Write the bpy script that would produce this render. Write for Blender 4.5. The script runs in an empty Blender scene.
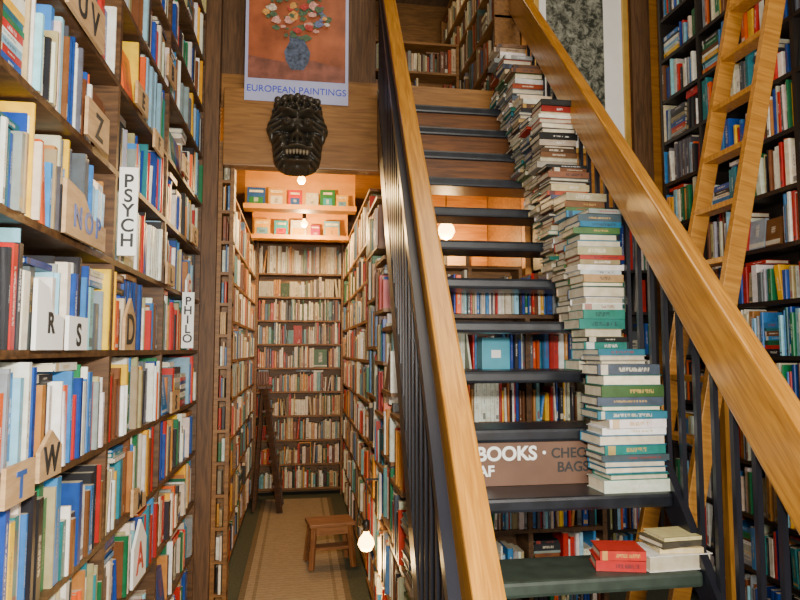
import bpy, bmesh, math, random
from mathutils import Matrix, Vector
R = random.Random(11)
D = bpy.data
C = bpy.context.scene.collection
H = 1.6

# ------------------------------------------------------------------ materials
def new_mat(name):
    m = D.materials.new(name); m.use_nodes = True
    nt = m.node_tree; b = nt.nodes["Principled BSDF"]
    return m, nt, b
def plain(name, col, rough=.6, metal=0, emis=None, es=0, var=.12, scale=9):
    m, nt, b = new_mat(name)
    tc = nt.nodes.new("ShaderNodeTexCoord"); n = nt.nodes.new("ShaderNodeTexNoise")
    n.inputs["Scale"].default_value = scale; n.inputs["Detail"].default_value = 4
    cr = nt.nodes.new("ShaderNodeValToRGB")
    cr.color_ramp.elements[0].position = .3; cr.color_ramp.elements[1].position = .7
    cr.color_ramp.elements[0].color = (*[c*(1-var) for c in col], 1)
    cr.color_ramp.elements[1].color = (*[min(1, c*(1+var)) for c in col], 1)
    nt.links.new(tc.outputs["Object"], n.inputs["Vector"]); nt.links.new(n.outputs["Fac"], cr.inputs["Fac"])
    nt.links.new(cr.outputs["Color"], b.inputs["Base Color"])
    b.inputs["Roughness"].default_value = rough; b.inputs["Metallic"].default_value = metal
    if emis:
        b.inputs["Emission Color"].default_value = (*emis, 1); b.inputs["Emission Strength"].default_value = es
    return m
def wood(name, c1, c2, sc=(1, 1, 1), rough=.45, fine=30, coat=0):
    m, nt, b = new_mat(name)
    tc = nt.nodes.new("ShaderNodeTexCoord"); mp = nt.nodes.new("ShaderNodeMapping")
    mp.inputs["Scale"].default_value = sc
    n = nt.nodes.new("ShaderNodeTexNoise"); n.inputs["Scale"].default_value = fine
    n.inputs["Detail"].default_value = 6; n.inputs["Distortion"].default_value = .8
    cr = nt.nodes.new("ShaderNodeValToRGB")
    cr.color_ramp.elements[0].position = .32; cr.color_ramp.elements[1].position = .68
    cr.color_ramp.elements[0].color = (*c1, 1); cr.color_ramp.elements[1].color = (*c2, 1)
    bp = nt.nodes.new("ShaderNodeBump"); bp.inputs["Strength"].default_value = .15; bp.inputs["Distance"].default_value = .004
    L = nt.links
    L.new(tc.outputs["Object"], mp.inputs["Vector"]); L.new(mp.outputs["Vector"], n.inputs["Vector"])
    L.new(n.outputs["Fac"], cr.inputs["Fac"]); L.new(cr.outputs["Color"], b.inputs["Base Color"])
    L.new(n.outputs["Fac"], bp.inputs["Height"]); L.new(bp.outputs["Normal"], b.inputs["Normal"])
    b.inputs["Roughness"].default_value = rough
    b.inputs["Coat Weight"].default_value = coat; b.inputs["Coat Roughness"].default_value = .2
    return m

def book_material():
    m, nt, b = new_mat("printed_book_cover")
    N, L = nt.nodes, nt.links
    at = N.new("ShaderNodeAttribute"); at.attribute_name = "Col"
    uv = N.new("ShaderNodeUVMap"); uv.uv_map = "UVMap"
    sp = N.new("ShaderNodeSeparateXYZ"); L.new(uv.outputs["UV"], sp.inputs["Vector"])
    def M(op, a, bb=None):
        n = N.new("ShaderNodeMath"); n.operation = op
        for i, v in enumerate((a, bb)):
            if v is None: continue
            if isinstance(v, (int, float)): n.inputs[i].default_value = v
            else: L.new(v, n.inputs[i])
        return n.outputs[0]
    u, v, al = sp.outputs["X"], sp.outputs["Y"], at.outputs["Alpha"]
    hw = M('ADD', .10, M('MULTIPLY', M('FRACT', M('MULTIPLY', al, 5.0)), .16))
    inu = M('LESS_THAN', M('ABSOLUTE', M('SUBTRACT', u, .5)), hw)
    lo = M('ADD', .18, M('MULTIPLY', al, .3))
    hi = M('ADD', .62, M('MULTIPLY', M('FRACT', M('MULTIPLY', al, 11.0)), .28))
    inv = M('MULTIPLY', M('GREATER_THAN', v, lo), M('LESS_THAN', v, hi))
    cb = N.new("ShaderNodeCombineXYZ")
    L.new(M('MULTIPLY', u, 2.0), cb.inputs[0]); L.new(M('MULTIPLY', v, 46.0), cb.inputs[1]); L.new(M('MULTIPLY', al, 90.0), cb.inputs[2])
    ns = N.new("ShaderNodeTexNoise"); ns.inputs["Scale"].default_value = 1.0; ns.inputs["Detail"].default_value = 2
    L.new(cb.outputs[0], ns.inputs["Vector"])
    txt = M('MULTIPLY', M('MULTIPLY', inu, inv), M('GREATER_THAN', ns.outputs["Fac"], .47))
    b0 = M('MULTIPLY', M('GREATER_THAN', v, .05), M('LESS_THAN', v, M('ADD', .08, M('MULTIPLY', al, .16))))
    b0 = M('MULTIPLY', b0, M('GREATER_THAN', M('FRACT', M('MULTIPLY', al, 7.0)), .62))
    tcol = N.new("ShaderNodeValToRGB"); tcol.color_ramp.interpolation = 'CONSTANT'
    e = tcol.color_ramp.elements
    e[0].position = 0; e[0].color = (.03, .03, .04, 1); e[1].position = .40; e[1].color = (.7, .64, .5, 1)
    for p, c in ((.6, (.55, .36, .1, 1)), (.72, (.8, .8, .76, 1)), (.88, (.28, .04, .03, 1))):
        k = e.new(p); k.color = c
    L.new(M('FRACT', M('MULTIPLY', al, 3.0)), tcol.inputs["Fac"])
    m1 = N.new("ShaderNodeMix"); m1.data_type = 'RGBA'
    L.new(M('MAXIMUM', M('MULTIPLY', txt, .66), M('MULTIPLY', b0, .75)), m1.inputs["Factor"])
    L.new(at.outputs["Color"], m1.inputs["A"]); L.new(tcol.outputs["Color"], m1.inputs["B"])
    tc = N.new("ShaderNodeTexCoord"); wn = N.new("ShaderNodeTexNoise"); wn.inputs["Scale"].default_value = 30; wn.inputs["Detail"].default_value = 5
    L.new(tc.outputs["Object"], wn.inputs["Vector"])
    wr = N.new("ShaderNodeValToRGB"); wr.color_ramp.elements[0].position = .25; wr.color_ramp.elements[1].position = .6
    wr.color_ramp.elements[0].color = (.66, .58, .46, 1); wr.color_ramp.elements[1].color = (1, 1, 1, 1)
    L.new(wn.outputs["Fac"], wr.inputs["Fac"])
    m2 = N.new("ShaderNodeMix"); m2.data_type = 'RGBA'; m2.blend_type = 'MULTIPLY'; m2.inputs["Factor"].default_value = .65
    L.new(m1.outputs["Result"], m2.inputs["A"]); L.new(wr.outputs["Color"], m2.inputs["B"])
    L.new(m2.outputs["Result"], b.inputs["Base Color"])
    b.inputs["Roughness"].default_value = .36
    return m
MB = book_material()
M_shelf = wood("dark_shelf_wood", (.040, .018, .006), (.13, .060, .020), (4, 1, 6), .5, 8)
M_post = wood("post_wood", (.06, .027, .009), (.15, .07, .025), (6, 6, .5), .6, 10)
M_brown = wood("brown_shelf_wood", (.13, .055, .013), (.28, .13, .032), (1, 5, 8), .5, 6)
M_black = plain("black_painted_wood", (.015, .011, .009), .45)
M_rail = wood("varnished_rail_oak", (.29, .115, .010), (.52, .235, .027), (.7, 12, 12), .3, 7, .35)
M_ladder = wood("honey_pine", (.34, .14, .018), (.56, .26, .04), (9, 9, .7), .42, 6, .1)
M_orange = wood("orange_panel_wood", (.38, .14, .018), (.56, .24, .035), (1, 6, 9), .5, 4)
M_yellow = plain("yellow_paint", (.66, .27, .008), .55, var=.12)
M_beam = wood("beam_wood", (.17, .07, .014), (.31, .14, .032), (.8, 6, 10), .42, 5)
M_riser = wood("riser_wood", (.07, .025, .007), (.18, .065, .016), (.8, 6, 10), .4, 5)
M_iron = plain("blue_black_iron", (.010, .011, .017), .33)
M_tread = plain("slate_paint_tread", (.010, .012, .017), .34, var=.5, scale=14)
M_treadg = plain("green_rubber_tread", (.026, .040, .030), .55, var=.3, scale=20)
M_ply = wood("label_plywood", (.42, .25, .11), (.58, .37, .18), (1, 1, 5), .6, 10)
M_white = plain("white_card", (.87, .86, .82), .6, var=.03)
M_ink = plain("black_ink", (.02, .02, .02), .6)
M_gray = plain("gray_carpet", (.075, .080, .050), .95, var=.3, scale=60)
M_bulb = plain("glowing_bulb", (1, .8, .5), .4, emis=(1, .55, .16), es=16)
M_run, nt, b = new_mat("woven_runner")
N, L = nt.nodes, nt.links
tc = N.new("ShaderNodeTexCoord"); sx = N.new("ShaderNodeSeparateXYZ"); L.new(tc.outputs["Object"], sx.inputs[0])
wv = N.new("ShaderNodeTexWave"); wv.wave_type = 'BANDS'; wv.bands_direction = 'Y'; wv.inputs["Scale"].default_value = 7; wv.inputs["Distortion"].default_value = 6; wv.inputs["Detail"].default_value = 4; wv.inputs["Detail Scale"].default_value = 4
L.new(tc.outputs["Object"], wv.inputs["Vector"])
r1 = N.new("ShaderNodeValToRGB"); r1.color_ramp.elements[0].color = (.29, .22, .14, 1); r1.color_ramp.elements[1].color = (.37, .29, .19, 1)
L.new(wv.outputs["Fac"], r1.inputs["Fac"])
ab = N.new("ShaderNodeMath"); ab.operation = 'ABSOLUTE'; L.new(sx.outputs["X"], ab.inputs[0])
r2 = N.new("ShaderNodeValToRGB"); r2.color_ramp.interpolation = 'CONSTANT'
e = r2.color_ramp.elements; e[0].position = 0; e[0].color = (1, 1, 1, 1); e[1].position = .25; e[1].color = (.72, .7, .62, 1)
k = e.new(.27); k.color = (1, 1, 1, 1); k = e.new(.32); k.color = (.5, .47, .38, 1)
L.new(ab.outputs[0], r2.inputs["Fac"])
mx = N.new("ShaderNodeMix"); mx.data_type = 'RGBA'; mx.blend_type = 'MULTIPLY'; mx.inputs["Factor"].default_value = 1
L.new(r1.outputs["Color"], mx.inputs["A"]); L.new(r2.outputs["Color"], mx.inputs["B"]); L.new(mx.outputs["Result"], b.inputs["Base Color"])
b.inputs["Roughness"].default_value = .95

# ------------------------------------------------------------------ helpers
def link(o, parent=None):
    C.objects.link(o)
    if parent: o.parent = parent
    return o
def empty(name, loc=(0, 0, 0), M=None):
    o = D.objects.new(name, None); o.empty_display_size = .1
    o.matrix_world = M if M else Matrix.Translation(loc)
    return link(o)
def mesh_obj(name, vs, fs, mat, M=None, parent=None, bevel=0, smooth=False):
    me = D.meshes.new(name); me.from_pydata(vs, [], fs); me.update()
    if not isinstance(mat, (list, tuple)): mat = [mat]
    for mm in mat: me.materials.append(mm)
    bm = bmesh.new(); bm.from_mesh(me)
    bmesh.ops.recalc_face_normals(bm, faces=bm.faces); 
    if bevel: bmesh.ops.bevel(bm, geom=list(bm.edges), offset=bevel, segments=2, affect='EDGES', profile=.6)
    bm.to_mesh(me); bm.free()
    if smooth:
        for p in me.polygons: p.use_smooth = True
    o = D.objects.new(name, me)
    if M: o.matrix_world = M
    link(o)
    if parent: o.parent = parent
    return o
BF = [(0, 1, 5, 4), (2, 3, 7, 6), (3, 0, 4, 7), (1, 2, 6, 5), (3, 2, 1, 0), (4, 5, 6, 7)]
def boxes(name, bl, mat, M=None, parent=None, bevel=0):
    vs, fs = [], []
    for b in bl:
        x0, x1, y0, y1, z0, z1 = b[:6]; n = len(vs)
        vs += [(x0, y0, z0), (x1, y0, z0), (x1, y1, z0), (x0, y1, z0), (x0, y0, z1), (x1, y0, z1), (x1, y1, z1), (x0, y1, z1)]
        fs += [tuple(n+i for i in f) for f in BF]
    return mesh_obj(name, vs, fs, mat, M, parent, bevel)
def flat(name, pts, y, mat, parent, th=.001):
    n = len(pts)
    vs = [(p[0], y, p[1]) for p in pts]+[(p[0], y+th, p[1]) for p in pts]
    fs = [tuple(range(n)), tuple(range(2*n-1, n-1, -1))]+[(i, (i+1) % n, n+(i+1) % n, n+i) for i in range(n)]
    return mesh_obj(name, vs, fs, mat, None, parent)
def disc(cx, cz, r, rz=None, n=14, jit=0):
    rz = rz or r
    return [(cx+r*(1+R.uniform(-jit, jit))*math.cos(a*2*math.pi/n), cz+rz*(1+R.uniform(-jit, jit))*math.sin(a*2*math.pi/n)) for a in range(n)]
def frame_between(p0, p1):
    p0, p1 = Vector(p0), Vector(p1); d = p1-p0; L = d.length; d.normalize()
    s = d.cross(Vector((0, 0, 1))); 
    if s.length < 1e-4: s = Vector((0, 1, 0))
    s.normalize(); n = s.cross(d)
    M = Matrix(((d.x, -s.x, n.x, p0.x), (d.y, -s.y, n.y, p0.y), (d.z, -s.z, n.z, p0.z), (0, 0, 0, 1)))
    return M, L
def beam(name, p0, p1, w, h, mat, parent=None, bevel=.004):
    M, L = frame_between(p0, p1)
    return boxes(name, [(0, L, -w/2, w/2, -h/2, h/2)], mat, M, parent, bevel)
def lathe(name, prof, mat, M=None, parent=None, n=20):
    vs, fs = [], []
    for r, z in prof:
        for i in range(n):
            a = 2*math.pi*i/n; vs.append((r*math.cos(a), r*math.sin(a), z))
    for j in range(len(prof)-1):
        for i in range(n):
            fs.append((j*n+i, j*n+(i+1) % n, (j+1)*n+(i+1) % n, (j+1)*n+i))
    fs.append(tuple(range(n))); fs.append(tuple(range(len(prof)*n-1, (len(prof)-1)*n-1, -1)))
    return mesh_obj(name, vs, fs, mat, M, parent, smooth=True)
def text(name, s, size, mat, M, parent=None, ext=.001, align='CENTER', bold=0, vert=False):
    cu = D.curves.new(name, 'FONT'); cu.body = "\n".join(s) if vert else s
    cu.size = size; cu.extrude = ext; cu.offset = bold; cu.align_x = align; cu.align_y = 'CENTER'
    if vert: cu.space_line = .8
    t = D.objects.new(name+"_tmp", cu); C.objects.link(t)
    bpy.context.view_layer.update()
    me = D.meshes.new_from_object(t.evaluated_get(bpy.context.evaluated_depsgraph_get()))
    D.objects.remove(t); me.materials.clear(); me.materials.append(mat)
    o = D.objects.new(name, me); o.matrix_world = M; link(o)
    if parent:
        o.parent = parent; o.matrix_parent_inverse = parent.matrix_world.inverted()
    return o

# ------------------------------------------------------------------ books
COOL = [((.86, .84, .76), 11), ((.66, .60, .46), 4.5), ((.02, .02, .025), 6), ((.012, .06, .30), 5.5), ((.04, .20, .50), 4.5), ((.50, .018, .014), 5.5),
        ((.01, .16, .06), 3.4), ((.86, .46, .01), 3), ((.30, .34, .36), 3), ((.02, .19, .23), 3.4), ((.17, .06, .02), 4.5), ((.52, .22, .05), 3),
        ((.09, .10, .12), 3.5), ((.75, .11, .01), 2.2), ((.26, .54, .68), 3), ((.42, .36, .18), 3)]
WARM = [((.86, .76, .55), 9), ((.55, .36, .16), 5), ((.20, .07, .03), 4), ((.03, .025, .02), 3), ((.50, .04, .015), 4), ((.70, .30, .04), 3.4),
        ((.05, .16, .07), 2.4), ((.08, .17, .32), 2.8), ((.88, .84, .74), 9), ((.30, .26, .18), 3), ((.16, .38, .42), 2)]
STACK = [((.78, .77, .72), 7), ((.02, .19, .16), 4), ((.26, .29, .29), 3.2), ((.07, .10, .14), 3.4), ((.36, .30, .17), 3), ((.03, .18, .29), 2.6),
         ((.38, .03, .02), 1.8), ((.02, .02, .02), 3), ((.48, .35, .13), 2), ((.05, .13, .04), 2.6)]
OLD = [((.50, .40, .24), 5), ((.18, .08, .04), 5), ((.09, .045, .025), 5), ((.62, .54, .38), 4), ((.32, .05, .02), 3), ((.05, .09, .06), 2), ((.28, .28, .24), 3), ((.07, .09, .14), 2)]
def pick(pal):
    t = R.uniform(0, sum(w for _, w in pal))
    for c, w in pal:
        t -= w
        if t <= 0: break
    k = R.uniform(.72, 1.15)
    return tuple(min(.88, max(.008, x*k*R.uniform(.9, 1.1))) for x in c)
def page():
    k = R.uniform(.75, 1.05); return (.76*k, .68*k, .5*k)
class Acc:
    def __init__(s): s.v, s.f, s.c, s.u = [], [], [], []
    def face(s, idx, col, al, uv=None):
        s.f.append(idx)
        for i in range(len(idx)):
            s.c += [col[0], col[1], col[2], al]
            s.u += list(uv[i]) if uv else [-1., -1.]
    def upright(s, x0, x1, y0, y1, z0, z1, col, sh=0, face_out=False):
        n = len(s.v); t = x1-x0; c = min(.004, t*.25); dx = sh*(z1-z0)
        P = [(x0, y0+c), (x0+c, y0), (x1-c, y0), (x1, y0+c), (x1, y1), (x0, y1)]
        s.v += [(p[0], p[1], z0) for p in P]+[(p[0]+dx, p[1], z1) for p in P]
        al = R.random(); pg = page()
        for i in range(6):
            j = (i+1) % 6
            q = (n+i, n+j, n+6+j, n+6+i)
            if i == 1: s.face(q, col, al, ((0, 0), (1, 0), (1, 1), (0, 1)))
            else: s.face(q, col, al)
        s.face(tuple(n+6+i for i in range(6)), pg, al)
        s.face(tuple(n+5-i for i in range(6)), pg, al)
    def box(s, T, x0, x1, y0, y1, z0, z1, col, al=.5, spine=-1, longx=False):
        n = len(s.v)
        for p in ((x0, y0, z0), (x1, y0, z0), (x1, y1, z0), (x0, y1, z0), (x0, y0, z1), (x1, y0, z1), (x1, y1, z1), (x0, y1, z1)):
            s.v.append(tuple(T @ Vector(p)))
        for i, f in enumerate(BF):
            uv = None
            if i == spine: uv = ((0, 0), (0, 1), (1, 1), (1, 0)) if longx else ((0, 0), (1, 0), (1, 1), (0, 1))
            s.face(tuple(n+k for k in f), col, al, uv)
    def lying(s, T, L, Dp, t, col, spine_front=True):
        al = R.random(); pg = page(); c = .003
        s.box(T, -L/2, L/2, -Dp/2, Dp/2, 0, c, col, al)
        s.box(T, -L/2, L/2, -Dp/2, Dp/2, t-c, t, col, al)
        if spine_front:
            s.box(T, -L/2, L/2, -Dp/2-.001, -Dp/2+.004, 0, t, col, al, 0, True)
            s.box(T, -L/2+.005, L/2-.005, -Dp/2+.004, Dp/2-.005, c, t-c, pg, al)
        else:
            s.box(T, -L/2, L/2, Dp/2-.004, Dp/2, 0, t, col, al)
            s.box(T, -L/2+.005, L/2-.005, -Dp/2+.006, Dp/2-.004, c, t-c, pg, al)
    def build(s, name, M=None, parent=None):
        me = D.meshes.new(name); me.from_pydata(s.v, [], s.f)
        ca = me.color_attributes.new("Col", 'FLOAT_COLOR', 'CORNER'); ca.data.foreach_set("color", s.c)
        ul = me.uv_layers.new(name="UVMap"); ul.data.foreach_set("uv", s.u)
        me.materials.append(MB); me.update()
        o = D.objects.new(name, me)
        if M: o.matrix_world = M
        link(o)
        if parent: o.parent = parent
        return o
def row(acc, x0, x1, zb, clear, depth, pal, messy=.5):
    x = x0+.004
    while x < x1-.018:
        r = R.random()
        if r < .05*messy*2 and x+.2 < x1:
            w = R.uniform(.13, .2); z = zb+.001; top = zb+clear*R.uniform(.5, .92)
            while z < top-.03:
                t = R.uniform(.012, .035); T = Matrix.Translation((x+w/2, .012+depth*.42, z)) 
                acc.lying(T, w*R.uniform(.85, 1), depth*.8, t, pick(pal)); z += t+.0005
            x += w+.006; continue
        if r < .08*messy*2 and x+.17 < x1:
            w = R.uniform(.10, .15); h = min(clear*.9, w*1.4)
            T = Matrix.Translation((x, .01, zb+.001)) @ Matrix.Rotation(-.12, 4, 'X')
            acc.box(T, 0, w, 0, .02, 0, h, pick(pal), R.random(), 0)
            x += w+.01; continue
        nrun = R.randint(2, 9); hb = R.choice((.62, .7, .78, .84, .9, .93)); series = pick(pal) if R.random() < .13 else None
        off = R.uniform(-.010, .022); tb = R.uniform(.009, .028)
        xs, hm = x, 0
        for _ in range(nrun):
            t = tb*R.uniform(.5, 1.7) if not series else tb
            t = max(.006, t)
            if x+t > x1: break
            h = min(.31, clear*min(.97, hb*(1 if series else R.uniform(.80, 1.13))))
            o = off+R.uniform(-.004, .02)
            sh = 0
            if R.random() < .06*messy*2:
                sh = R.uniform(-.18, .18)
                if sh < 0: x += -sh*h
            if x+t+max(sh, 0)*h > x1: break
            acc.upright(x, x+t, o, min(depth-.004, o+R.uniform(.12, .17)), zb+.0005, zb+h, series or pick(pal), sh)
            hm = max(hm, h)
            x += t+R.uniform(.0003, .0015)+(sh*h if sh > 0 else 0)
        z = zb+hm+.0015
        if x-xs > .12 and zb+clear-z > .022 and R.random() < .55*messy*2:
            w = min(x-xs, R.uniform(.13, .22))
            while zb+clear-z > .022:
                t = R.uniform(.010, min(.028, zb+clear-z-.003))
                acc.lying(Matrix.Translation((xs+w/2+R.uniform(0, .01), .012+depth*.4+R.uniform(-.01, .01), z)), w*R.uniform(.85, .98), depth*.75, t, pick(pal)); z += t+.0005
                if R.random() < .5: break
        if R.random() < .10*messy: x += R.uniform(.01, .04)
def shelf_unit(name, M, L, levels, top, depth, mat, pal, div=(), bt=.02, messy=.5, back=True, ends=True):
    bl = []
    for z in levels: bl.append((0, L, 0, depth, z-bt, z))
    bl.append((0, L, 0, depth, top-bt, top))
    ds = [0]+list(div)+[L-.025]
    lv = list(levels)+[top]
    if ends:
        for d in (0, L-.025): bl.append((d, d+.025, -.002, depth, 0, top+.002))
    else:
        for d in (0, L-.025): bl.append((d, d+.025, depth-.03, depth, 0, top+.002))
    for d in div:
        for a, b in zip(lv[:-1], lv[1:]): bl.append((d, d+.025, -.001, depth-.001, a, b-bt))
    if back: bl.append((0, L, depth, depth+.012, 0, top))
    o = boxes(name, bl, mat, M)
    acc = Acc()
    for a, b in zip(lv[:-1], lv[1:]):
        for p, q in zip(ds[:-1], ds[1:]):
            row(acc, p+(.026 if ends else -.002), q-.001+(0 if ends else .024), a, b-a-bt, depth-(0 if ends else .03), pal, messy)
    acc.build("books", None, o)
    return o
def MZ(loc, deg): return Matrix.Translation(loc) @ Matrix.Rotation(math.radians(deg), 4, 'Z')

# ------------------------------------------------------------------ room shell
boxes("floor", [(-.9, 2.8, -2.5, 7.7, -.1, 0)], M_gray)
boxes("floor_mezzanine", [(-.9, 1.6, 4.25, 7.7, 3.2, 3.43)], M_beam)
M_ceil = wood("ceiling_wood", (.10, .06, .03), (.2, .12, .06), (6, 1, 1), .7, 4)
boxes("ceiling", [(-.9, 2.8, -2.5, 7.7, 5.3, 5.4)], M_ceil)
boxes("wall_left", [(-.95, -.86, -2.5, 7.7, 0, 5.3)], M_shelf)
boxes("wall_right", [(2.74, 2.82, -2.5, 4.4, 0, 5.3)], M_shelf)
boxes("wall_back", [(-.86, 1.6, 7.56, 7.66, 0, 5.3)], M_brown)
boxes("wall_alcove", [(1.6, 2.74, 4.38, 4.45, 0, 5.3)], M_orange)
boxes("wall_partition", [(1.6, 1.66, 4.46, 7.56, 0, 5.3)], M_brown)
boxes("wall_understair", [(.74, 1.595, 5.3, 5.36, 0, 3.2)], M_orange)
boxes("wall_upstairs", [(-.86, 1.6, 6.5, 6.56, 3.43, 5.3)], M_brown)
boxes("wall_mezzanine", [(-.6, .5, 4.3, 4.34, 3.43, 5.3)], M_post)
boxes("trim_1", [(-.5, .54, 4.13, 4.25, 2.78, 3.29)], M_beam, bevel=.006)
boxes("trim_2", [(.58, 1.58, 4.28, 4.37, 2.78, 3.2)], M_beam)
boxes("trim_3", [(2.45, 2.6, 4.34, 4.38, 2.65, 5.3)], M_post)
boxes("hallway_runner", [(-.36, .36, 2.7, 7.1, 0, .01)], M_run, Matrix.Translation((-.01, 0, 0)))
boxes("support_post", [(-.66, -.53, 4.15, 4.25, 0, 5.3)], M_post, bevel=.006)

# ------------------------------------------------------------------ shelves
lvL = [.08+.0, .385, .69, .99, 1.295, 1.6, 1.905, 2.21, 2.515, 2.82, 3.125, 3.43, 3.735, 4.04, 4.345]
shelf_unit("bookshelf", MZ((-.62, .55, 0), 90), 3.58, lvL, 4.65, .2, M_shelf, COOL, div=(.82, 1.69, 2.5), bt=.02, messy=.6)
shelf_unit("bookshelf", MZ((-.49, 4.35, 0), 90), 2.92, [.08+.29*i for i in range(9)], 2.75, .2, M_brown, WARM, div=(.95, 1.9))
shelf_unit("bookshelf", MZ((.48, 7.27, 0), -90), 2.8, [.08+.29*i for i in range(9)], 2.75, .2, M_brown, WARM, div=(.9, 1.8), ends=False)
shelf_unit("bookshelf", MZ((-.49, 7.3, 0), 0), .98, [.08+.265*i for i in range(10)], 2.9, .2, M_brown, WARM, messy=.3)
shelf_unit("narrow_bookcase", MZ((-.53, 4.2, 0), 0), .1, [.1+.2*i for i in range(14)], 2.95, .1, M_brown, WARM, bt=.02)
for (ya, yb, tp, x) in ((2.74, 3.08, 1.3, .435), (3.09, 3.45, 1.72, .44), (3.46, 3.85, 2.12, .45), (3.86, 4.42, 2.55, .46)):
    n = int((tp-.1)/.275)
    shelf_unit("low_bookcase", MZ((x, yb, 0), -90), yb-ya, [.08+(tp-.08)/n*i for i in range(n)], tp, .2, M_brown, COOL+WARM, ends=False, messy=.6)
for (x, y0, hh) in ((.50, 2.62, .95), (.53, 2.38, .62)):
    a = Acc(); z = .001
    while z < hh:
        t = R.uniform(.02, .045)
        T = Matrix.Translation((R.uniform(-.008, .008), R.uniform(-.006, .006), z)) @ Matrix.Rotation(R.uniform(-.05, .05), 4, 'Z')
        a.lying(T, R.uniform(.16, .2), R.uniform(.15, .19), t, pick(STACK), True); z += t+.0006
    a.build("floor_stack_of_books", Matrix.Translation((x+.03, y0, 0)))
us = shelf_unit("bookshelf", MZ((.78, 3.3, 0), 0), .86, [.1, .38, .66, .94, 1.22, 1.5], 1.79, .2, M_shelf, COOL, div=(.42,))
acc = Acc(); row(acc, .02, .84, 0, .24, .18, COOL, .3)
acc.build("upright_books", MZ((.78, 3.3, 1.793), 0))
shelf_unit("bookshelf", MZ((.78, 4.4, 0), 0), .8, [.1, .4, .7, 1.0, 1.3, 1.6, 1.9], 2.2, .18, M_brown, WARM, div=(.4,))
shelf_unit("bookshelf", MZ((2.5, 4.06, 0), -90), 3.1, [.095+.295*i for i in range(16)], 4.82, .2, M_black, COOL, div=(.42, 1.2, 2.1), bt=.024)
shelf_unit("bookshelf", MZ((1.64, 4.15, 0), 0), .84, [.095+.295*i for i in range(8)], 2.6, .2, M_black, COOL, div=(.42,))
boxes("shelf_upright", [(2.43, 2.48, 3.4, 3.45, 0, 1.7)], M_ladder)
shelf_unit("bookshelf", MZ((1.4, 6.2, 3.43), -90), 1.8, [.05+.3*i for i in range(5)], 1.55, .18, M_brown, OLD)
shelf_unit("bookcase", MZ((.6, 5.4, 3.43), 0), .78, [.05, .34, .63], .9, .2, M_brown, OLD)
DISP = [(.02, .09, .32), (.60, .30, .04), (.55, .02, .01), (.62, .58, .42), (.02, .17, .05), (.75, .40, .01), (.03, .30, .38), (.66, .62, .5), (.30, .02, .08), (.15, .35, .5)]
def bridge(y, zb, top, st_):
    o = boxes("display_shelf", [(-.485, .475, y-.12, y+.02, zb-.03, zb), (-.485, .475, y+.02, y+.04, zb, top), (-.485, .475, y-.13, y-.12, zb-.03, zb+.012)], M_yellow)
    a = Acc(); x = -.46; i = st_
    while x < .34:
        w = R.uniform(.09, .16); h = w*R.uniform(1.2, 1.45) if w < .14 else w*1.15
        T = Matrix.Translation((x, y-.06, zb+.001)) @ Matrix.Rotation(-.14, 4, 'X')
        c = DISP[i % len(DISP)]; c2 = DISP[(i*3+4) % len(DISP)]; i += 1; al = R.random()
        a.box(T, 0, w, 0, .018, 0, h, c, al)
        m_ = R.uniform(.012, .028)
        a.box(T, m_, w-m_, -.001, 0, .02, h*R.uniform(.5, .66), c2, al, 0)
        a.box(T, m_, w-m_, -.001, 0, h*.74, h*.86, (.8, .7, .45), al, 0, True)
        x += w+R.uniform(.008, .05)
    a.build("books", None, o)
bridge(5.6, 2.83, 3.2, 0); bridge(6.5, 2.73, 3.2, 5)

# ------------------------------------------------------------------ staircase
st = empty("staircase")
RUN, RISE = .187, .213
XL = lambda y: .385+.06*(y-2.16)
XR = lambda y: 1.33+.085*(y-1.9)
def ty(k): return 1.98+RUN*k
def tz(k): return .875+RISE*k
for k in range(-3, 12):
    y = ty(k); dep = .235 if k < 11 else .2
    boxes("tread_%d" % (k+4), [(.02, XR(y)-XL(y)-.02, 0, dep, -.05, 0)], M_treadg if k <= 0 else M_tread, Matrix.Translation((XL(y), y, tz(k))), st, .012)
for k in (8, 9, 10):
    y = ty(k)+.2
    boxes("riser_%d" % (k+4), [(XL(y)+.02, XR(y)-.02, y+.012, y+.022, tz(k), tz(k+1)-.05)], M_riser, None, st)
def prism_side(name, xf, y0, y1, off_t, off_b, th, mat):
    zn = lambda y: .875+(y-1.98)*RISE/RUN
    vs = []
    for y, o in ((y0, off_b), (y1, off_b), (y1, off_t), (y0, off_t)): vs.append((xf(y), y, max(0, zn(y)+o)))
    vs += [(v[0]+th, v[1], v[2]) for v in vs]
    fs = [(0, 1, 2, 3), (7, 6, 5, 4), (0, 4, 5, 1), (1, 5, 6, 2), (2, 6, 7, 3), (3, 7, 4, 0)]
    return mesh_obj(name, vs, fs, mat, None, st)
prism_side("stringer_left", lambda y: XL(y)-.012, 1.3, 4.12, .02, -.28, .03, M_iron)
prism_side("stringer_right", lambda y: XR(y)-.018, 1.3, 4.22, .02, -.26, .03, M_iron)
la, lb = Vector((.413, 1.443, 1.04)), Vector((.527, 3.9, 3.83))
ra, rb = Vector((1.305, 1.53, 1.294)), Vector((1.53, 4.30, 4.15))
def ext(a, b, y): t = (y-a.y)/(b.y-a.y); return a+(b-a)*t
beam("handrail_left", ext(la, lb, 1.12), ext(la, lb, 4.6), .075, .15, M_rail, st, .008)
beam("handrail_right", ext(ra, rb, 1.15), ext(ra, rb, 4.36), .06, .2, M_rail, st, .008)
bl = []
y = 1.3
while y < 4.1:
    for (a, b, xf) in ((la, lb, XL), (ra, rb, XR)):
        p = ext(a, b, y); zb = max(0, .875+(y-1.98)*RISE/RUN-.05)
        x = (p.x+xf(y))/2+.008 if xf is XR else xf(y)
        w = .009
        bl.append((x-w, x+w, y-w, y+w, zb, p.z-(.06 if xf is XR else .0)))
    y += .105
boxes("balusters", bl, M_iron, None, st)
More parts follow.
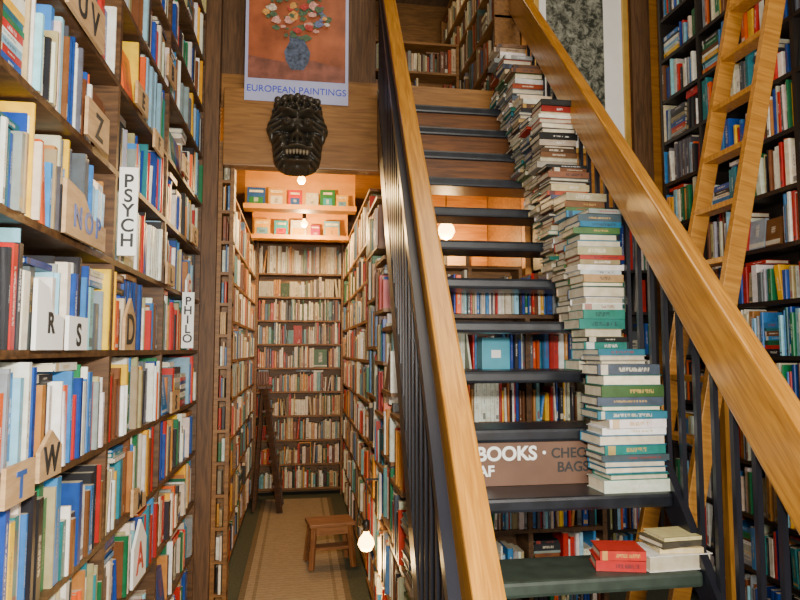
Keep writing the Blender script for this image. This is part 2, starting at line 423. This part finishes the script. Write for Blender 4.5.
p, q = ext(la, lb, 1.2), ext(la, lb, 4.1)
mesh_obj("rail_strap", [(XL(y)-.01+dx, y, z+dz) for (y, z) in ((1.2, p.z), (4.1, q.z)) for (dx, dz) in ((0, -.04), (.03, -.04), (.03, .03), (0, .03))],
         [(0, 1, 2, 3), (7, 6, 5, 4), (0, 4, 5, 1), (1, 5, 6, 2), (2, 6, 7, 3), (3, 7, 4, 0)], M_iron, None, st)
for nm, a, b in (("newel_left", la, lb), ("newel_right", ra, rb)):
    p = ext(a, b, 1.17)
    boxes(nm, [(p.x-.045, p.x+.045, p.y-.045, p.y+.045, 0, p.z+.12), (p.x-.055, p.x+.055, p.y-.055, p.y+.055, p.z+.12, p.z+.14)], M_rail, None, st, .005)

sg = empty("riser_sign", (0, 0, 0))
y = ty(1)+.205
boxes("sign_board", [(XL(y)+.05, XR(y)-.04, y, y+.012, tz(1)+.001, tz(2)-.052)], plain("sign_brown", (.13, .065, .038), .6), None, sg)
RX = Matrix.Rotation(math.pi/2, 4, 'X')
text("lettering_1", "BOOKS ·", .072, M_white, Matrix.Translation((.80, y-.001, tz(1)+.118)) @ RX, sg, bold=.0022)
text("lettering_2", "AF", .055, M_white, Matrix.Translation((.70, y-.001, tz(1)+.055)) @ RX, sg, bold=.0015)
text("lettering_3", "CHECK\nBAGS", .053, M_ink, Matrix.Translation((1.045, y-.001, tz(1)+.09)) @ RX, sg, bold=.001)

# ------------------------------------------------------------------ stacks on treads
hts = {1: .44, 2: .30, 3: .68, 4: .58, 5: .57, 6: .74, 7: .54, 8: .50, 9: .56, 10: .50, 11: .45}
for k, hh in hts.items():
    a = Acc(); z = .001; drift = 0
    while z < hh:
        t = R.uniform(.018, .045) if k < 5 else R.uniform(.014, .034)
        L = R.uniform(.17, .22) if k > 1 else R.uniform(.225, .265)
        dp = R.uniform(.135, .16)
        drift = max(-.02, min(.005, drift+R.uniform(-.006, .006)))
        T = Matrix.Translation((drift+R.uniform(-.012, .006)+(.23-L)*.3, R.uniform(-.006, .006), z)) @ Matrix.Rotation(R.uniform(-.05, .05), 4, 'Z')
        a.lying(T, L, dp, t, pick(STACK if k < 4 else OLD+STACK), R.random() < .65); z += t+.0006
    yy = ty(k)+.095
    a.build("book_stack", Matrix.Translation((XR(yy)-(.145 if k == 1 else .115), yy, tz(k))))
a = Acc(); z = .001
for (L, dp, t, col, sf, dx, rz) in ((.23, .16, .05, (.8, .8, .76), False, .05, .03), (.15, .13, .018, (.75, .6, .3), True, .07, -.1), (.16, .13, .02, (.08, .07, .05), True, .06, .15), (.14, .12, .012, (.7, .62, .3), True, .07, .05)):
    a.lying(Matrix.Translation((dx, 0, z)) @ Matrix.Rotation(rz, 4, 'Z'), L, dp, t, col, sf); z += t+.0006
a.lying(Matrix.Translation((-.135, 0, .001)) @ Matrix.Rotation(-.25, 4, 'Z'), .16, .12, .034, (.45, .02, .02), True)
a.lying(Matrix.Translation((-.13, 0, .036)) @ Matrix.Rotation(-.2, 4, 'Z'), .15, .12, .03, (.5, .03, .02), True)
a.build("book_pile", Matrix.Translation((1.2, ty(0)+.1, tz(0))))
M_teal = plain("teal_card", (.05, .32, .44), .5)
boxes("ledge", [(0, .86, -.1, -.003, 1.48, 1.499)], M_shelf, None, us)
tb = empty("teal_box_file", (.93, 3.205, 1.5))
boxes("body", [(0, .15, 0, .09, 0, .165)], M_teal, None, tb, .004); boxes("label", [(.05, .10, -.001, 0, .06, .10)], M_white, None, tb)

# ------------------------------------------------------------------ library ladder (right)
ld = empty("library_ladder")
def lad(y, z): return Vector((2.1+.22*(z-2.187), y, z))
for nm, yy in (("rail_far", 3.12), ("rail_near", 2.78)):
    p, q = lad(yy, .0), lad(yy, 3.75)
    M, L = frame_between(p, q)
    boxes(nm, [(0, L, -.018, .018, -.045, .045)], M_ladder, M, ld, .004)
z = .3
while z < 3.7:
    p = lad(2.8, z)
    boxes("rung", [(p.x-.045, p.x+.045, 2.79, 3.11, z-.014, z+.014)], M_ladder, None, ld, .003)
    z += .29

# ------------------------------------------------------------------ framed picture
fp = empty("framed_picture", (0, 0, 0))
M_gold = plain("gilt_frame", (.62, .38, .08), .35, .3)
x0, x1, z0, z1 = 1.68, 2.42, 3.04, 4.4; y = 4.345
boxes("frame", [(x0, x1, y-.01, y+.03, z0, z0+.04), (x0, x1, y-.01, y+.03, z1-.04, z1), (x0, x0+.04, y-.01, y+.03, z0+.04, z1-.04), (x1-.04, x1, y-.01, y+.03, z0+.04, z1-.04)], M_gold, None, fp, .004)
boxes("mat_board", [(x0+.04, x1-.04, y+.01, y+.02, z0+.04, z1-.04)], M_white, None, fp)
m, nt, b = new_mat("etching_print")
n = nt.nodes.new("ShaderNodeTexNoise"); n.inputs["Scale"].default_value = 16; n.inputs["Detail"].default_value = 12; n.inputs["Distortion"].default_value = .5; n.inputs["Roughness"].default_value = .8
tc = nt.nodes.new("ShaderNodeTexCoord"); cr = nt.nodes.new("ShaderNodeValToRGB")
cr.color_ramp.elements[0].position = .44; cr.color_ramp.elements[0].color = (.018, .022, .014, 1)
cr.color_ramp.elements[1].position = .66; cr.color_ramp.elements[1].color = (.42, .43, .34, 1)
nt.links.new(tc.outputs["Object"], n.inputs["Vector"]); nt.links.new(n.outputs["Fac"], cr.inputs["Fac"]); nt.links.new(cr.outputs["Color"], b.inputs["Base Color"])
boxes("print", [(x0+.1, x1-.19, y+.005, y+.0095, z0+.26, z1-.12)], m, None, fp)

# ------------------------------------------------------------------ poster
po = empty("poster", (-.037, 4.122, 3.21))
W, HT = .335, .93
M_lav = plain("lavender_paper", (.42, .43, .64), .35, var=.05)
M_paint = plain("painted_ground", (.32, .085, .03), .4, var=.45, scale=6)
flat("sheet", [(-W, 0), (W, 0), (W, HT), (-W, HT)], 0, M_lav, po, .003)
flat("painting", [(-W+.02, .15), (W-.02, .15), (W-.02, HT-.03), (-W+.02, HT-.03)], -.0015, M_paint, po)
flat("table", [(-W+.02, .15), (W-.02, .15), (W-.02, .24), (.1, .29), (-.1, .27), (-W+.02, .30)], -.0025, plain("painted_table", (.20, .065, .04), .5, var=.5, scale=12), po)
M_vase = plain("painted_vase", (.06, .08, .13), .5, var=.7, scale=45)
flat("vase", [(-.04, .22), (.04, .22), (.075, .28), (.085, .34), (.05, .41), (.055, .45), (-.055, .45), (-.05, .41), (-.085, .34), (-.075, .28)], -.004, M_vase, po)
fc = [plain("petal_%d" % i, c, .5, var=.4, scale=70) for i, c in enumerate(((.62, .48, .36), (.42, .04, .03), (.07, .12, .06), (.6, .28, .06), (.12, .15, .28), (.62, .30, .24)))]
for i in range(70):
    an = R.uniform(0, 6.28); rr = math.sqrt(R.random())*.2
    r = R.uniform(.012, .034)
    flat("flower", disc(rr*math.cos(an)*1.05, .60+rr*math.sin(an)*.9, r, r*R.uniform(.6, 1), 11, .3), -.005-.0003*i, fc[2] if i < 28 else R.choice(fc), po, .0002)
text("lettering", "EUROPEAN PAINTINGS", .062, plain("blue_ink", (.03, .06, .55), .5), Matrix.Translation((-.037, 4.119, 3.29)) @ RX, po)

# ------------------------------------------------------------------ carved mask
def mask():
    g = lambda u, v, cu, cv, su, sv: math.exp(-((u-cu)/su)**2-((v-cv)/sv)**2)
    NU, NV = 90, 120; vs, fs = [], []
    for j in range(NV+1):
        v = -1+2*j/NV
        wv = .162*max(.0, 1-abs(v*.985)**6)**.42*(1-.08*max(0, -v))
        for i in range(NU+1):
            u = -1+2*i/NU; au = abs(u)
            h = .11*math.sqrt(max(0, 1-u*u*.98))*max(0, 1-abs(v)**5)**.5
            h += .055*g(au, v, .38, .17, .17, .11)
            h -= .05*(g(au, v, .38, .0, .28, .045)+g(au, v, .38, .34, .26, .035))
            h += .06*g(au, v, .40, .44+.12*au, .32, .06)
            h += .085*g(u, v, 0, -.08, .14, .17)+.045*g(au, v, .18, -.16, .11, .08)
            h -= .04*g(au, v, .12, -.23, .05, .035)
            h += .05*g(au, v, .64, -.2, .15, .15)
            h -= .03*g(au, v, .38, -.22, .07, .12)
            h += .05*(g(u, v, 0, -.38-.05*au, .55, .045)+g(u, v, 0, -.74+.1*au*au, .5, .055))
            h -= .075*g(u, v, 0, -.56, .42, .08)
            h += .02*g(u, v, 0, -.9, .25, .08)
            if v > .52: h += .022*math.sin(u*17)*math.sin((v-.5)*26)+.012*math.cos(u*24)
            h += .009*math.sin(v*40+au*16)*(1 if au > .6 else .25)
            ear = .035*g(au, v, 1, .12, .35, .25)
            vs.append((u*(wv+ear), -max(0, h), .265*v))
    for j in range(NV):
        for i in range(NU):
            a = j*(NU+1)+i; fs.append((a, a+1, a+NU+2, a+NU+1))
    return vs, fs
M_mask, nt, b = new_mat("carved_dark_wood")
ge = nt.nodes.new("ShaderNodeNewGeometry"); cr = nt.nodes.new("ShaderNodeValToRGB")  # pointiness darkens the carved hollows: occlusion shade put into the wood colour
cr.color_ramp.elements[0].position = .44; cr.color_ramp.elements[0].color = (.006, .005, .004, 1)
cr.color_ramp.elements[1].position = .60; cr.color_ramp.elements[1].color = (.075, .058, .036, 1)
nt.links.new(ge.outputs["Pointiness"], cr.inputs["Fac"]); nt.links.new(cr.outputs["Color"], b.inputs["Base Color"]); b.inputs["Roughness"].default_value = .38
mk = empty("carved_mask", (-.03, 4.118, 2.985))
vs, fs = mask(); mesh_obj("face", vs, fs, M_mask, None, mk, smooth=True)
def ball(name, loc, r, mat, parent=None, sc=(1, 1, 1)):
    me = D.meshes.new(name); bm = bmesh.new(); bmesh.ops.create_uvsphere(bm, u_segments=18, v_segments=12, radius=r)
    bm.to_mesh(me); bm.free(); me.materials.append(mat)
    for p in me.polygons: p.use_smooth = True
    o = D.objects.new(name, me); o.location = loc; o.scale = sc; link(o)
    if parent: o.parent = parent
    return o
M_tooth = plain("worn_tooth", (.20, .15, .09), .5)
M_mk2 = plain("worn_carving", (.045, .034, .022), .38, var=.4, scale=40)
for s in (-1, 1):
    ball("eye", (s*.062, -.15, .045), .027, M_mk2, mk); ball("pupil", (s*.062, -.174, .043), .010, M_black, mk)
    ball("earlobe", (s*.162, -.03, -.0), .033, M_mk2, mk, (.6, .8, 1.7))
for i in range(-3, 4):
    lathe("tooth", [(.011, .0), (.010, -.015), (.005, -.03)], M_tooth, Matrix.Translation((i*.021, -.115+abs(i)*.006, -.122)), mk, 8)
    ball("crown_knob", (i*.042, -.085+abs(i)*.010, .232-abs(i)*.006), .023, M_mk2, mk)

# ------------------------------------------------------------------ stool, step ladder
so = empty("step_stool", (.24, 4.92, .0115), None)
so.rotation_euler = (0, 0, math.radians(8))
M_stool = wood("stool_wood", (.17, .065, .022), (.30, .13, .045), (1, 8, 8), .45, 7)
boxes("seat", [(-.17, .17, -.12, .12, .3, .325)], M_stool, None, so, .005)
for i, (sx, sy) in enumerate(((-1, -1), (1, -1), (1, 1), (-1, 1))):
    beam("leg_%d" % (i+1), (sx*.155, sy*.12, 0.006), (sx*.13, sy*.085, .3), .035, .035, M_stool, so)
boxes("apron_front", [(-.13, .13, -.095, -.08, .24, .3)], M_stool, None, so)
boxes("apron_rear", [(-.13, .13, .08, .095, .24, .3)], M_stool, None, so)
boxes("stretcher_left", [(-.155, -.135, -.1, .1, .1, .13)], M_stool, None, so)
boxes("stretcher_right", [(.135, .155, -.1, .1, .1, .13)], M_stool, None, so)
boxes("lower_step", [(-.135, .135, -.09, .02, .13, .15)], M_stool, None, so)
sl = empty("step_ladder", (-.31, 6.7, .0105), None)
M_dl = wood("dark_ladder_wood", (.05, .025, .013), (.10, .05, .028), (6, 6, 1), .5, 8)
for s in (-1, 1):
    beam("front_leg", (.14, s*.17-.05, .008), (-.03, s*.12, 1.22), .02, .06, M_dl, sl)
    beam("back_leg", (-.12, s*.14, .008), (-.05, s*.1, 1.2), .02, .035, M_dl, sl)
for i in range(1, 5):
    t = i/5
    x = .14-.17*t; boxes("step", [(x-.05, x+.05, -.05*(1-t)-.17+.05*t, -.05*(1-t)+.17-.05*t, .012+1.21*t-.012, .012+1.21*t+.012)], M_dl, None, sl)
boxes("top_step", [(-.1, .04, -.14, .14, 1.2, 1.23)], M_dl, None, sl, .004)

# ------------------------------------------------------------------ letter labels on left shelves
def house(w, h, kind):
    if kind == 0: return [(-w/2, 0), (w/2, 0), (w/2, h), (-w/2, h)]
    if kind == 1: return [(-w/2, 0), (w/2, 0), (w/2, h*.55), (w*.1, h*.6), (-w*.1, h), (-w/2, h*1.1)]
    return [(-w/2, 0), (w/2, 0), (w/2, h*.7), (0, h*1.15), (-w/2, h*.7)]
FX = Matrix.Rotation(math.pi/2, 4, 'Z')
M_blue = plain("blue_letter", (.03, .10, .34), .5); M_redl = plain("red_letter", (.5, .05, .03), .5)
def label(s, y, z, w, h, kind=0, ink=M_ink, mat=M_ply, size=None):
    e = empty("letter_plaque", M=Matrix.Translation((-.595, y, z)) @ FX)
    flat("plaque", house(w, h, kind), 0, mat, e, .010)
    text("letters", s, size or h*.95, ink, Matrix.Translation((-.594, y, z+h*.42)) @ FX @ RX, e, bold=.0018)
label("U V", 1.84, 2.49, .30, .12); label("E", 2.48, 2.50, .17, .085); label("F", 2.77, 2.43, .16, .08); label("K", 3.42, 2.51, .18, .09)
label("Z", 1.97, 2.205, .2, .11); label("N O P", 1.9, 1.90, .34, .13, 1, M_blue, size=.085); label("R", 1.66, 1.60, .17, .15, 1, M_ink, M_white, .07); label("S", 1.86, 1.60, .15, .09, 0, M_ink, M_white)
label("D", 2.40, 1.60, .14, .16, 2); label("W", 1.70, 1.29, .14, .1, 2); label("T", 1.53, 1.27, .15, .085, 0, M_blue); label("M", 2.62, .99, .2, .09, 1)
label("A", 2.65, .72, .2, .2, 2, M_redl, M_white, .16); label("L", 3.1, 1.9, .18, .1, 0); label("G", 3.75, 2.2, .2, .1, 0); label("S", 3.3, 1.3, .2, .1)
label("B", 3.0, 2.83, .18, .1); label("C", 3.6, 1.9, .16, .1, 2, M_redl, M_white)
def vsign(s, y, z0, z1):
    e = empty("hanging_sign", (-.575, y, (z0+z1)/2)); h = (z1-z0)/2
    boxes("board", [(-.03, .03, 0, .008, -h, h)], M_white, None, e)
    text("letters", s, (z1-z0)/len(s)*1.05, M_ink, Matrix.Translation((-.575, y-.001, (z0+z1)/2)) @ RX, e, vert=True, bold=.0012)
vsign("PSYCH", 2.235, 1.915, 2.215); vsign("PHILO", 3.45, 1.61, 1.9)

# ------------------------------------------------------------------ lamps
def bulb(x, y, z, r, zc, watt, nm="pendant_bulb"):
    e = empty(nm, (x, y, z))
    lathe("glass", [(.002, -r), (r*.6, -r*.8), (r, -r*.1), (r*.85, r*.5), (r*.4, r*1.1), (.012, r*1.5)], M_bulb, None, e)
    lathe("socket", [(.014, r*1.4), (.018, r*1.5), (.018, r*1.5+.05), (.004, r*1.5+.06)], M_black, None, e, 12)
    if zc > z+r*1.5+.06: boxes("cord", [(-.003, .003, -.003, .003, r*1.5+.05, zc-z)], M_black, None, e)
    l = D.lights.new("lamp", 'POINT'); l.energy = watt; l.color = (1, .64, .26); l.shadow_soft_size = r
    o = D.objects.new("light", l); o.location = (0, -.0, -r-.05); link(o, e)
bulb(.0, 5.0, 2.93, .034, 3.2, 46); bulb(.03, 6.1, 2.8, .034, 3.2, 56)
bulb(1.15, 4.95, 2.55, .07, 3.2, 36, "globe_lamp")
bulb(.365, 3.5, .57, .045, .9, 12, "low_lamp")
boxes("bracket", [(-.003, .065, -.005, .005, .33, .34)], M_black, None, D.objects["low_lamp"])
pf = empty("photo_frame", (0, 0, 0))
boxes("frame_1", [(1.2, 1.42, 5.26, 5.295, 2.25, 2.5)], M_black, None, pf); boxes("photo_1", [(1.23, 1.39, 5.255, 5.26, 2.28, 2.47)], M_ply, None, pf)

def area(name, loc, tgt, sx, sy, e, col):
    l = D.lights.new(name, 'AREA'); l.shape = 'RECTANGLE'; l.size = sx; l.size_y = sy; l.energy = e; l.color = col
    o = D.objects.new(name, l); o.location = loc
    o.rotation_euler = (Vector(tgt)-Vector(loc)).to_track_quat('-Z', 'Y').to_euler(); link(o)
area("front_fill_light", (1.0, -2.2, 2.2), (.4, 3, 1.4), 2.2, 1.8, 165, (1, .92, .80))  # added fill from behind the camera, no window modelled there
area("overhead_fill_light", (1.2, 1.8, 5.2), (1.2, 1.8, 0), 1.6, 1.6, 42, (1, .84, .62))  # added fill under the closed ceiling of the tall space, no opening above
area("camera_flash", (.1, .0, 1.85), (.3, 4, 1.6), .12, .08, 95, (1, .94, .84))
area("upstairs_light", (.9, 5.2, 5.2), (.9, 5.2, 3), .6, .6, 8, (1, .72, .4))
w = D.worlds.new("World"); bpy.context.scene.world = w; w.use_nodes = True
w.node_tree.nodes["Background"].inputs[0].default_value = (1, .90, .77, 1)
w.node_tree.nodes["Background"].inputs[1].default_value = .3

cam = D.cameras.new("Camera"); co = D.objects.new("Camera", cam); C.objects.link(co)
cam.lens = 28.8; cam.sensor_width = 36; cam.clip_start = .05
co.location = (0, 0, H); co.rotation_euler = (math.radians(94.47), 0, math.radians(-8.9))
bpy.context.scene.camera = co
